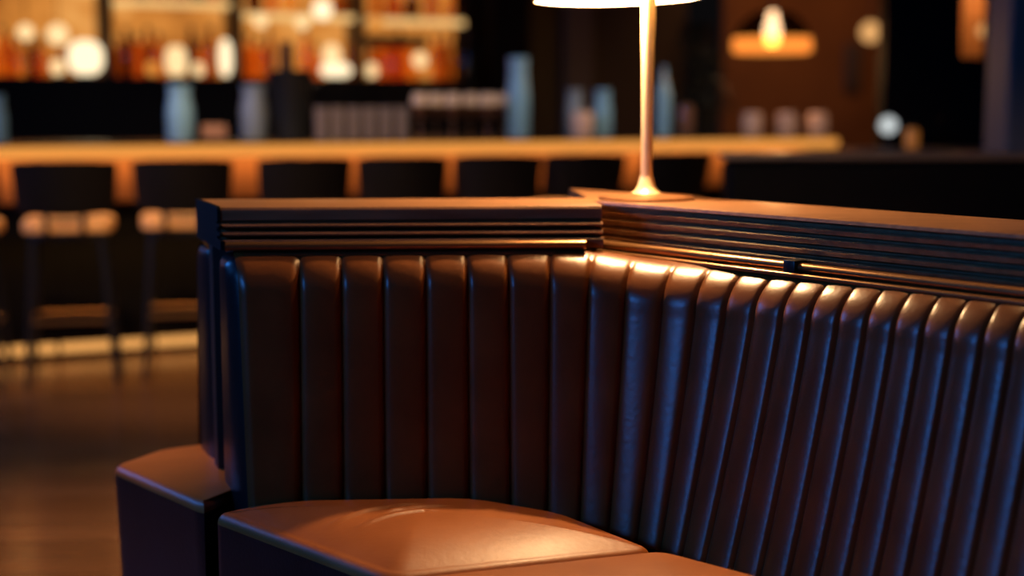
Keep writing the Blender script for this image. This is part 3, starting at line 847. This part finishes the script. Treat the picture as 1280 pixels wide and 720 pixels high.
# dark column closing the shelves, brown trim and amber plaster to the right of it
WP = B0 + bn * (WO + .12)
a = col(594, 1.8, WP, bd)[2]; b = col(642, 1.8, WP, bd)[2]
bm = bmesh.new(); add_box(bm, a + .02, b, -.3, 0, 0, 3.2, .01, mtx=barm(0, WO + .12)); struct('trim_1', bm, M['wall_black'])
a = col(702, 1.8, WP, bd)[2]; b = col(738, 1.8, WP, bd)[2]
bm = bmesh.new(); add_box(bm, a, b, -.06, .02, 0, 3.2, .01, mtx=barm(0, WO + .12)); struct('trim_2', bm, M['pilaster'])
a = col(902, 1.8, WP, bd)[2]; b = col(1125, 1.8, WP, bd)[2]
bm = bmesh.new(); add_box(bm, a, b + .6, -.03, .02, 0, 3.2, .004, mtx=barm(0, WO + .12)); struct('wall_alcove', bm, M['wall_amber'])
a = col(1053, 1.8, WP, bd)[2]; b = col(1071, 1.8, WP, bd)[2]
z0 = zat(112, 10.8); z1 = zat(48, 10.8)
bm = bmesh.new(); add_box(bm, a, b, -.08, -.02, z0, z1, .01, mtx=barm(0, WO + .12)); 
o = finish('wall_plaque', bm, M['pilaster']); tag(o, 'narrow grey plaque on the amber wall below the lone globe', 'plaque')
# black partition on the right with a lit opening
YP = 7.6
def X(px, Y=YP): return (px - 640) / FPX * Y * cp
zo = zat(72, YP)
bm = bmesh.new()
add_box(bm, X(1104), X(1198), YP, YP + .15, 0, 3.2); add_box(bm, X(1198), X(1237), YP, YP + .15, 0, zo); add_box(bm, X(1237), 5.8, YP, YP + .15, 0, 3.2)
struct('wall_right', bm, M['wall_black'])
bm = bmesh.new(); add_box(bm, X(1170, YP + .7), X(1300, YP + .7), YP + .7, YP + .75, zo - .5, 3.2); struct('wall_recess', bm, M['wall_amber'])
xg = (1228 - 640) / FPX * (YP + .5) * cp; zg = zat(38, YP + .5); r = empty('pendant_globe', (xg, YP + .5, zg))
bm = bmesh.new(); bmesh.ops.create_uvsphere(bm, u_segments=20, v_segments=12, radius=.042); finish('glass_globe', bm, M['globe_dim'], r)
bm = bmesh.new(); add_tube(bm, [(0, 0, .04), (0, 0, 3.15 - zg)], .003, 6); finish('cord', bm, M['black'], r)
tag(r, 'warm hanging globe inside the lit opening of the black partition', 'pendant light', 'small hanging globe lights')
YQ = 6.2
bm = bmesh.new(); add_box(bm, (1254 - 640) / FPX * YQ, (1254 - 640) / FPX * YQ + .34, YQ, YQ + .3, 0, 3.2, .012); struct('trim_3', bm, M['pillar'])

# dark booth further back on the right
DB = Vector((.82, 5.35)); 
def dark_booth():
    r = empty('dark_booth', (.80, 5.30, 0)); zt = zat(190, 5.30)
    bm = bmesh.new(); add_box(bm, 0, 3.0, 0, .16, .0, zt - .03, .03, 4); finish('backrest', bm, M['banquette_dark'], r)
    bm = bmesh.new(); add_box(bm, -.01, 3.0, -.01, .17, zt - .03, zt - .004, .008, 2); finish('top_rail', bm, M['banquette_trim'], r)
    bm = bmesh.new(); cushion(bm, [(.02, .16), (3.0, .16), (3.0, .70), (.02, .70)], .06, .10, .47, .04, .02, n=80, rings=8); finish('seat', bm, M['banquette_dark'], r)
    for xx in (.15, 2.8):
        bm = bmesh.new(); add_box(bm, xx, xx + .06, .2, .64, 0, .105, .005); finish('foot', bm, M['black'], r)
    return tag(r, 'black high backed booth behind the right part of the ledge', 'booth')
dark_booth()
# small lights standing on the dark booth's far shelf
r = empty('side_cabinet', (X(1075, 7.0), 6.98, 0)); zc_ = zat(187, 7.0)
bm = bmesh.new(); add_box(bm, 0, .95, 0, .36, .06, zc_ - .02, .006); finish('body', bm, M['cabinet'], r)
bm = bmesh.new(); add_box(bm, -.01, .96, -.01, .37, zc_ - .02, zc_, .004); finish('top', bm, M['banquette_trim'], r)
bm = bmesh.new(); add_box(bm, .03, .92, .03, .33, 0, .06); finish('plinth', bm, M['black'], r)
tag(r, 'low dark side cabinet behind the black booth', 'cabinet')
def lantern(px, top, wpx, hg, m, label, y=7.12):
    x = X(px, y); w = wpx * y / FPX / 2; r = empty('table_globe', (x, y, zc_ + .001)); zt = zat(top, y) - zc_
    bm = bmesh.new(); add_lathe(bm, [(0, 0), (.04, 0), (.04, .006), (.008, .012), (.008, zt - 2 * w + .01), (0, zt - 2 * w + .012)], n=16); finish('stand', bm, M['black'], r)
    bm = bmesh.new(); bmesh.ops.create_uvsphere(bm, u_segments=20, v_segments=12, radius=w); bmesh.ops.translate(bm, verts=bm.verts, vec=(0, 0, zt - w)); finish('glass_globe', bm, m, r)
    return tag(r, label, 'lamp')
lantern(1111, 145, 23, 0, M['cool_globe'], 'cool white globe lamp right of the counter end')
x = X(1141, 7.1); r = empty('candle_lantern', (x, 7.1, zc_ + .001)); bm = bmesh.new()
add_lathe(bm, [(0, 0), (.028, 0), (.034, .02), (.034, .085), (.024, .10), (0, .10)], n=18); finish('glass_body', bm, mat('lantern_orange_glass', (.4, .14, .04), .4, emit=(1, .34, .06), estr=.18), r)
bm = bmesh.new(); add_lathe(bm, [(.024, .10), (.026, .112), (0, .118)], n=18); finish('lid', bm, M['black'], r)
tag(r, 'small orange candle lantern right of the cool white globe', 'candle')

# left wall with two added windows, out of view, put in for the blue light
bm = bmesh.new()
WX = -4.9
wins = [(-1.2, 1.4), (3.7, 6.3)]; wz0, wz1 = 2.25, 3.05
ys = [-1.6] + [v for w_ in wins for v in w_] + [13.0]
for k in range(0, len(ys), 2): add_box(bm, WX - .15, WX, ys[k], ys[k + 1], 0, 3.2)
for wy0, wy1 in wins:
    add_box(bm, WX - .15, WX, wy0, wy1, 0, wz0); add_box(bm, WX - .15, WX, wy0, wy1, wz1, 3.2)
struct('wall_left', bm, M['wall'])
for k, (wy0, wy1) in enumerate(wins):
    bm = bmesh.new()
    for yy in (wy0, (wy0 + wy1) / 2 - .03, wy1 - .06): add_box(bm, WX - .10, WX - .04, yy, yy + .06, wz0, wz1)
    add_box(bm, WX - .10, WX - .04, wy0, wy1, wz0, wz0 + .06); add_box(bm, WX - .10, WX - .04, wy0, wy1, wz1 - .06, wz1)
    wf_ = struct('window_%d' % (k + 1), bm, M['frame'])
    bm = bmesh.new(); add_box(bm, WX - .082, WX - .076, wy0 + .05, wy1 - .05, wz0 + .05, wz1 - .05); finish('pane', bm, M['added_dusk'], wf_, smooth=False)

# ================================================================ LIGHTS
def light(name, typ, loc, energy, color, **k):
    d = bpy.data.lights.new(name, typ); d.energy = energy; d.color = color
    for a, v in k.items(): setattr(d, a, v)
    o = bpy.data.objects.new(name, d); C.objects.link(o); o.location = loc
    return o
def aim(o, p):
    o.rotation_euler = (Vector(p) - o.location).to_track_quat('-Z', 'Y').to_euler()
    return o
WARM = (1, .58, .26)
light('lamp_light', 'POINT', (LX - .066, LY, LZ + .436 + .020), 56, (1, .62, .30), shadow_soft_size=.018)
aim(light('window_light', 'AREA', (WX + .02, .1, 2.66), 165, (.045, .27, 1), shape='RECTANGLE', size=2.4, size_y=.66), (1.0, 2.3, .9))  # added blue light, its source is out of view
aim(light('window_light', 'AREA', (WX + .02, 5.0, 2.66), 90, (.045, .27, 1), shape='RECTANGLE', size=2.4, size_y=.66), (-.4, 2.6, .6))  # second added blue light, for the rims of seats and ends
aim(light('booth_downlight', 'SPOT', (.75, 3.25, 3.1), 85, (1, .52, .20), spot_size=math.radians(58), spot_blend=.8, shadow_soft_size=.05), (-.10, 2.40, .5))
aim(light('side_downlight', 'SPOT', (2.0, 1.3, 3.0), 1.5, WARM, spot_size=math.radians(50), spot_blend=.8, shadow_soft_size=.08), (-.2, 2.7, .85))
aim(light('aisle_downlight', 'SPOT', (-1.25, 3.7, 3.1), 250, WARM, spot_size=math.radians(50), spot_blend=.9, shadow_soft_size=.06), (-1.2, 3.75, 0))
aim(light('stool_downlight', 'SPOT', (-1.7, 4.7, 3.1), 330, WARM, spot_size=math.radians(60), spot_blend=.9, shadow_soft_size=.08), (-1.2, 6.6, .7))
aim(light('stool_downlight', 'SPOT', (.8, 5.7, 3.1), 60, WARM, spot_size=math.radians(60), spot_blend=.9, shadow_soft_size=.08), (1.0, 7.6, .7))
p = barm((S_ + BL) / 2, -.16, CT - .03).translation
o = light('under_counter_light', 'AREA', p, 26, (1, .46, .13), shape='RECTANGLE', size=BL - S_ - .2, size_y=.05)
o.rotation_euler = (0, 0, rzb)
p = barm(2.3, .9, 3.0).translation; q = barm(2.3, -.25, 1.2).translation
o = aim(light('added_bar_fill', 'AREA', p, 10, (1, .82, .66), shape='RECTANGLE', size=4.0, size_y=.12, spread=math.radians(70)), q)  # added fill without a fixture, brightens the glassware on the counter
x, y, t = col(965, 1.65, PP, bd)
light('pendant_light', 'POINT', (x, y - .06, zat(40, y) - .16), 10, (1, .5, .18), shadow_soft_size=.05)
aim(light('alcove_light', 'SPOT', (2.6, 9.6, 3.1), 50, (1, .45, .14), spot_size=math.radians(90), spot_blend=.8, shadow_soft_size=.06), (2.3, 11.2, 1.6))
light('recess_light', 'POINT', (xg + .02, YP + .42, zg + .3), 14, (1, .5, .16), shadow_soft_size=.04)

W = bpy.data.worlds.new('night'); SC.world = W; W.use_nodes = True
W.node_tree.nodes['Background'].inputs[0].default_value = (.010, .009, .010, 1)
W.node_tree.nodes['Background'].inputs[1].default_value = .3

# ================================================================ CAMERA
cd = bpy.data.cameras.new('camera'); cam = bpy.data.objects.new('camera', cd); C.objects.link(cam)
cam.location = (0, 0, H); cam.rotation_euler = (math.pi / 2 - PIT, 0, 0)
cd.sensor_width = 36; cd.lens = FPX * 36 / 1280; cd.clip_start = .05
cd.dof.use_dof = True; cd.dof.focus_distance = 2.62; cd.dof.aperture_fstop = 1.15
SC.camera = cam
SC.cycles.use_denoising = True
SC.cycles.max_bounces = 10; SC.cycles.transparent_max_bounces = 16
SC.cycles.sample_clamp_indirect = 4
SC.cycles.caustics_reflective = False; SC.cycles.caustics_refractive = False
SC.view_settings.view_transform = 'Standard'; SC.view_settings.look = 'None'
SC.view_settings.exposure = 0; SC.view_settings.gamma = 1; SC.view_settings.use_curve_mapping = False
